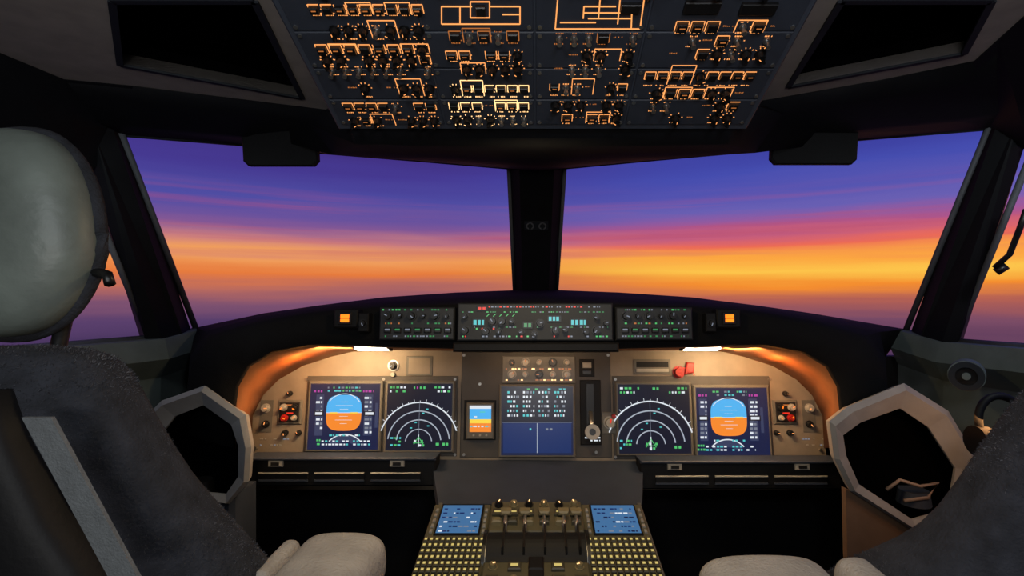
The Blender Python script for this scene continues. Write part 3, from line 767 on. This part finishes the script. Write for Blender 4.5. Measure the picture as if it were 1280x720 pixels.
# ---------------------------------------------------------------- seats
def sp(x, e): return math.copysign(abs(x)**e, x)
def seat(xc, Y0, prof, name='pilot_seat', head=True, arm=None, strap=None):
    root = empty(name)
    b = MB('backrest_cover'); N = 40; rows = []
    for (z, hw, th) in prof:
        r = []
        for i in range(N):
            t = 2*math.pi*i/N; x = hw*sp(math.cos(t), .55); y = th*sp(math.sin(t), .6)
            y += .07*(abs(x)/.3)**2
            r.append(V((xc+x, Y0+y+(z-.9)*-.05, z)))
        rows.append(r)
    b.loft(rows, M['wool'], True, True, True); b.build(root, subd=1)
    bm = bmesh.new()
    for v_ in b.v: bm.verts.new(v_)
    bm.verts.ensure_lookup_table()
    for f_ in b.f:
        if len(f_) == 4: bm.faces.new([bm.verts[i] for i in f_])
    bmesh.ops.recalc_face_normals(bm, faces=bm.faces)
    fs = [f_ for f_ in bm.faces if f_.calc_center_median().z > .78]
    ws = [f_.calc_area() for f_ in fs]
    pl = MB('cover_pile'); vs = [[], []]; fc = [[], []]
    for f_ in random.choices(fs, ws, k=50000):
        c = [v_.co for v_ in f_.verts]; s1, s2 = random.random(), random.random()
        p0 = c[0].lerp(c[1], s1).lerp(c[3].lerp(c[2], s1), s2)
        fn = f_.normal
        if fn.dot(p0-V((xc, Y0, p0.z))) < 0: fn = -fn
        n = (fn+V((random.gauss(0, .35), random.gauss(0, .35), random.gauss(0, .35)-.1))).normalized()
        edge = 1 if random.random() < max(0, (.6-abs(fn.y)))*1.3 else 0  # side-facing strands get the painted rim-light colour
        l = random.uniform(.0008, .0024)
        sd_ = n.cross(V((random.random(), random.random(), random.random()))).normalized()*.0005
        k = len(vs[edge]); vs[edge] += [p0-sd_-n*.002, p0+sd_-n*.002, p0+n*l]; fc[edge].append([k, k+1, k+2])
    pl.add(vs[0], fc[0], M['woolt']); pl.add(vs[1], fc[1], M['wool_rimlit']); pl.build(root, norm=False); bm.free()
    s = MB('backrest_shell'); rows = []
    zt = prof[-1][0]
    for (z, hw, th) in prof:
        if z > zt-.03: continue
        r = []; h2 = max(.03, hw-.062)
        for i in range(N):
            t = 2*math.pi*i/N; x = h2*sp(math.cos(t), .35); y = .03*sp(math.sin(t), .5)
            r.append(V((xc+x, Y0-th-.006+y+.04*(abs(x)/.3)**2, z)))
        rows.append(r)
    s.loft(rows, M['shell'], True, True, True); s.build(root)
    cu = MB('seat_cushion'); rows = []
    for z, k in ((.42, .9), (.45, 1), (.52, 1), (.56, .93)):
        rows.append([V((xc+.25*k*sp(math.cos(2*math.pi*i/24), .5), Y0+.28+.24*k*sp(math.sin(2*math.pi*i/24), .5), z)) for i in range(24)])
    cu.loft(rows, M['wool'], True, True, True); cu.build(root)
    ba = MB('seat_base'); ba.box(G, xc-.18, Y0+.02, xc+.18, Y0+.4, .0, .42, M['shell'], .01); ba.build(root)
    if head:
        hx, hy, hz = head
        hm = MB('headrest'); rows = []
        K = 20
        for j in range(K+1):
            ph = -math.pi/2+math.pi*j/K; rr = math.cos(ph)**.7 if j not in (0, K) else .02
            zz = hz+.122*sp(math.sin(ph), .85)
            nar = 1-.14*abs((zz-hz)/.122+.2)
            rows.append([V((hx+.104*nar*rr*sp(math.cos(2*math.pi*i/36), .85), hy+.05*rr*sp(math.sin(2*math.pi*i/36), .9)+(zz-hz)*.05, zz)) for i in range(36)])
        hm.loft(rows, M['leather'], True, True, True); hm.build(root, subd=1)
        pp = MB('headrest_piping')
        pts = []
        for i in range(49):
            t_ = 2*math.pi*i/48; zz = .121*sp(math.sin(t_), .85); nar = 1-.14*abs(zz/.122+.2)
            pts.append(V((hx+.101*nar*sp(math.cos(t_), .8), hy+.012+zz*.05, hz+zz)))
        pp.tube(pts, .009, M['wool'], 8)
        pp.build(root)
        st = MB('headrest_bracket'); st.tube([V((hx-.05, hy+.02, hz-.1)), V((hx-.05, hy, zt-.05))], .008, M['metal']); st.tube([V((hx+.05, hy+.02, hz-.1)), V((hx+.05, hy, zt-.05))], .008, M['shell'])
        st.tube([V((hx+.09, hy+.01, hz-.045)), V((hx+.118, hy+.0, hz-.05)), V((hx+.125, hy-.005, hz-.06))], .006, M['knob']); st.build(root)
    if strap:
        ss = MB('shoulder_strap'); (x1, y1, x2, y2, w, Ys) = strap
        a_, b_ = P(x1, y1, Ys), P(x2, y2, Ys-.0); sv = V((w/2, 0, 0)); dpt = V((0, .004, 0))
        ss.hexa([a_-sv, a_+sv, b_+sv, b_-sv], [a_-sv+dpt, a_+sv+dpt, b_+sv+dpt, b_-sv+dpt], M['strap']); ss.build(root)
    for (ax0, ax1, ay0, ay1, az) in (arm or []):
        am = MB('armrest'); rows = []; cxx = (ax0+ax1)/2; hw = (ax1-ax0)/2; cz_ = az-.035
        for j in range(15):
            t = j/14; y = ay0+(ay1-ay0)*t; e = min(1, .25+(1-abs(2*t-1))*9)**.5
            if j in (0, 14): e = .35
            rows.append([V((cxx+hw*e*sp(math.cos(2*math.pi*i/20), .6), y, cz_+.035*e*sp(math.sin(2*math.pi*i/20), .6))) for i in range(20)])
        am.loft(rows, M['cream'], True, True, True); am.build(root, subd=1)
        ab = MB('armrest_arm'); ab.tube([V((cxx, ay0+.05, az-.06)), V((cxx+(xc-cxx)*.3, ay0+.02, az-.2)), V((xc+(cxx-xc)*.6, Y0+.05, .5))], .014, M['shell']); ab.build(root)
    return root
profL = [(.45, .27, .05), (.6, .33, .06), (.74, .325, .065), (.80, .305, .065), (.846, .28, .065), (.924, .232, .062), (.975, .198, .058), (1.052, .163, .055), (1.10, .146, .05), (1.122, .132, .042), (1.134, .108, .028), (1.138, .07, .012)]
seat(-.605, .56, profL, head=(-.622, .6, 1.265), arm=[(-.286, -.182, .45, .64, .905), (-.345, -.318, .60, .70, .862)], strap=(45, 522, 158, 730, .026, .455))
profR = [(.45, .27, .05), (.6, .33, .06), (.78, .35, .065), (.83, .34, .065), (.874, .30, .065), (.91, .25, .062), (.946, .218, .058), (1.028, .182, .055), (1.08, .155, .05), (1.12, .13, .04), (1.14, .09, .025), (1.145, .06, .012)]
seat(.665, .52, profR, head=(.72, .52, 1.265), arm=[(.172, .312, .42, .57, .912), (.328, .372, .47, .58, .902)])

# ---------------------------------------------------------------- world sky
wd = bpy.data.worlds.new('dusk_sky'); scene.world = wd; wd.use_nodes = True
nt = wd.node_tree; nt.nodes.clear(); N_ = nt.nodes.new; LK = nt.links.new
def math_(op, a, b=None, c=None):
    n = N_('ShaderNodeMath'); n.operation = op
    for k, x in enumerate((a, b, c)):
        if x is None: continue
        if isinstance(x, (int, float)): n.inputs[k].default_value = x
        else: LK(x, n.inputs[k])
    return n.outputs[0]
tc = N_('ShaderNodeTexCoord'); sx = N_('ShaderNodeSeparateXYZ'); LK(tc.outputs['Generated'], sx.inputs[0])
x, y, z = sx.outputs
hyp = math_('SQRT', math_('ADD', math_('ADD', math_('MULTIPLY', x, x), math_('MULTIPLY', y, y)), .0005))
e = math_('DIVIDE', z, hyp); az = math_('DIVIDE', x, hyp)
def noise(ax, ex, ox, det=4, sc=1.):
    cb = N_('ShaderNodeCombineXYZ'); LK(math_('MULTIPLY', az, ax), cb.inputs[0]); LK(math_('MULTIPLY', e, ex), cb.inputs[1]); LK(math_('ADD', math_('MULTIPLY', y, .6), ox), cb.inputs[2])
    n = N_('ShaderNodeTexNoise'); n.inputs['Scale'].default_value = sc; n.inputs['Detail'].default_value = det; n.inputs['Roughness'].default_value = .5
    LK(cb.outputs[0], n.inputs['Vector']); return n.outputs['Fac']
n1 = noise(1.5, 26, 1.3, 5); n2 = noise(1.6, 60, 7.7, 4)
e2 = math_('ADD', e, math_('MULTIPLY', math_('SUBTRACT', n1, .5), .065))
t = math_('DIVIDE', math_('ADD', e2, .1), .4)
def ramp(fac, st):
    r = N_('ShaderNodeValToRGB'); cr = r.color_ramp
    cr.elements[0].position = st[0][0]; cr.elements[0].color = L3(st[0][1]); cr.elements[1].position = st[-1][0]; cr.elements[1].color = L3(st[-1][1])
    for p, c in st[1:-1]:
        el = cr.elements.new(p); el.color = L3(c)
    LK(fac, r.inputs[0]); return r.outputs[0]
RL = ramp(t, [(0, (54, 42, 80)), (.12, (90, 64, 108)), (.2, (126, 82, 112)), (.26, (184, 106, 96)), (.32, (232, 124, 62)), (.39, (243, 160, 92)), (.455, (204, 126, 126)), (.52, (130, 88, 150)), (.63, (80, 78, 164)), (.78, (70, 58, 146)), (1, (58, 26, 96))])
RR = ramp(t, [(0, (76, 52, 86)), (.12, (122, 76, 102)), (.2, (182, 98, 84)), (.26, (246, 142, 48)), (.33, (255, 198, 76)), (.39, (254, 168, 66)), (.45, (238, 108, 86)), (.515, (176, 86, 138)), (.60, (106, 96, 180)), (.76, (70, 78, 176)), (1, (50, 44, 142))])
def mixc(f, a, b):
    m = N_('ShaderNodeMix'); m.data_type = 'RGBA'; LK(f, m.inputs[0])
    LK(a, m.inputs[6])
    if isinstance(b, tuple): m.inputs[7].default_value = b
    else: LK(b, m.inputs[7])
    return m.outputs[2]
mr = N_('ShaderNodeMapRange'); mr.interpolation_type = 'SMOOTHSTEP'; LK(az, mr.inputs[0]); mr.inputs[1].default_value = -.25; mr.inputs[2].default_value = .35
col = mixc(mr.outputs[0], RL, RR)
bm1 = N_('ShaderNodeMapRange'); bm1.interpolation_type = 'SMOOTHSTEP'; LK(e, bm1.inputs[0]); bm1.inputs[1].default_value = .03; bm1.inputs[2].default_value = .08
bm2 = N_('ShaderNodeMapRange'); bm2.interpolation_type = 'SMOOTHSTEP'; LK(e, bm2.inputs[0]); bm2.inputs[1].default_value = .20; bm2.inputs[2].default_value = .11
st_ = N_('ShaderNodeMapRange'); LK(n2, st_.inputs[0]); st_.inputs[1].default_value = .5; st_.inputs[2].default_value = .66
fac = math_('MULTIPLY', math_('MULTIPLY', bm1.outputs[0], bm2.outputs[0]), math_('MULTIPLY', st_.outputs[0], .4))
col = mixc(fac, col, L3((190, 82, 108)))
bg = N_('ShaderNodeBackground'); LK(col, bg.inputs[0]); bg.inputs[1].default_value = 1.
wo = N_('ShaderNodeOutputWorld'); LK(bg.outputs[0], wo.inputs[0])

# ---------------------------------------------------------------- lights
def area(name, loc, target, sx_, sy_, rgb, w):
    l = bpy.data.lights.new(name, 'AREA'); l.shape = 'RECTANGLE'; l.size = sx_; l.size_y = sy_; l.energy = w; l.color = L3(rgb)[:3]
    o = bpy.data.objects.new(name, l); scene.collection.objects.link(o); o.location = loc
    o.rotation_euler = (V(target)-V(loc)).to_track_quat('-Z', 'Y').to_euler(); return o
for sg in (-1, 1):
    area('flood_light', (sg*.47, 1.29, 1.045), (sg*.53, 1.42, .88), .16, .02, (255, 216, 164), 1.9)
    pl = bpy.data.lights.new('hood_glow', 'POINT'); pl.energy = .38; pl.color = L3((255, 156, 66))[:3]; pl.shadow_soft_size = .015
    o = bpy.data.objects.new('hood_glow', pl); scene.collection.objects.link(o); o.location = (sg*.62, 1.33, .985)
area('center_flood', (0, 1.30, 1.04), (0, 1.42, .9), .25, .02, (255, 205, 150), .4)
area('seat_fill_light', (-.25, -.1, 1.5), (-.6, .6, 1.2), .15, .15, (225, 235, 240), 1.6)  # added fill aimed at the left headrest, no fixture modelled
area('seat_fill_light', (.2, -.1, 1.5), (.6, .6, .9), .15, .15, (225, 232, 245), 2.0)  # added fill for the right seat and armrests
area('overhead_fill_light', (0, -.5, 1.2), (0, .7, 1.5), .3, .1, (240, 235, 230), 4.0)  # added fill behind the camera, brightens the overhead panel
area('pedestal_map_light', (.0, .8, 1.44), (0, .98, .7), .05, .05, (255, 222, 165), 1.8)
area('footwell_light', (.85, .95, .95), (.72, 1.15, .55), .08, .08, (255, 180, 110), .3)
area('side_fill_light', (.95, .8, 1.40), (1.05, 1.2, 1.0), .06, .06, (225, 235, 235), .7)  # added fill that brightens the right sidewall
area('side_fill_light', (-.9, .9, 1.40), (-.9, 1.2, .95), .06, .06, (225, 235, 235), .45)  # added fill that brightens the left sidewall

# ---------------------------------------------------------------- camera
cam = bpy.data.cameras.new('camera'); cam.sensor_width = 36; cam.lens = 18; cam.shift_x = -(CX-640)/1280.; cam.clip_start = .01
co = bpy.data.objects.new('camera', cam); scene.collection.objects.link(co)
co.location = (0, 0, CAMZ); co.rotation_euler = (math.pi/2, 0, 0); scene.camera = co
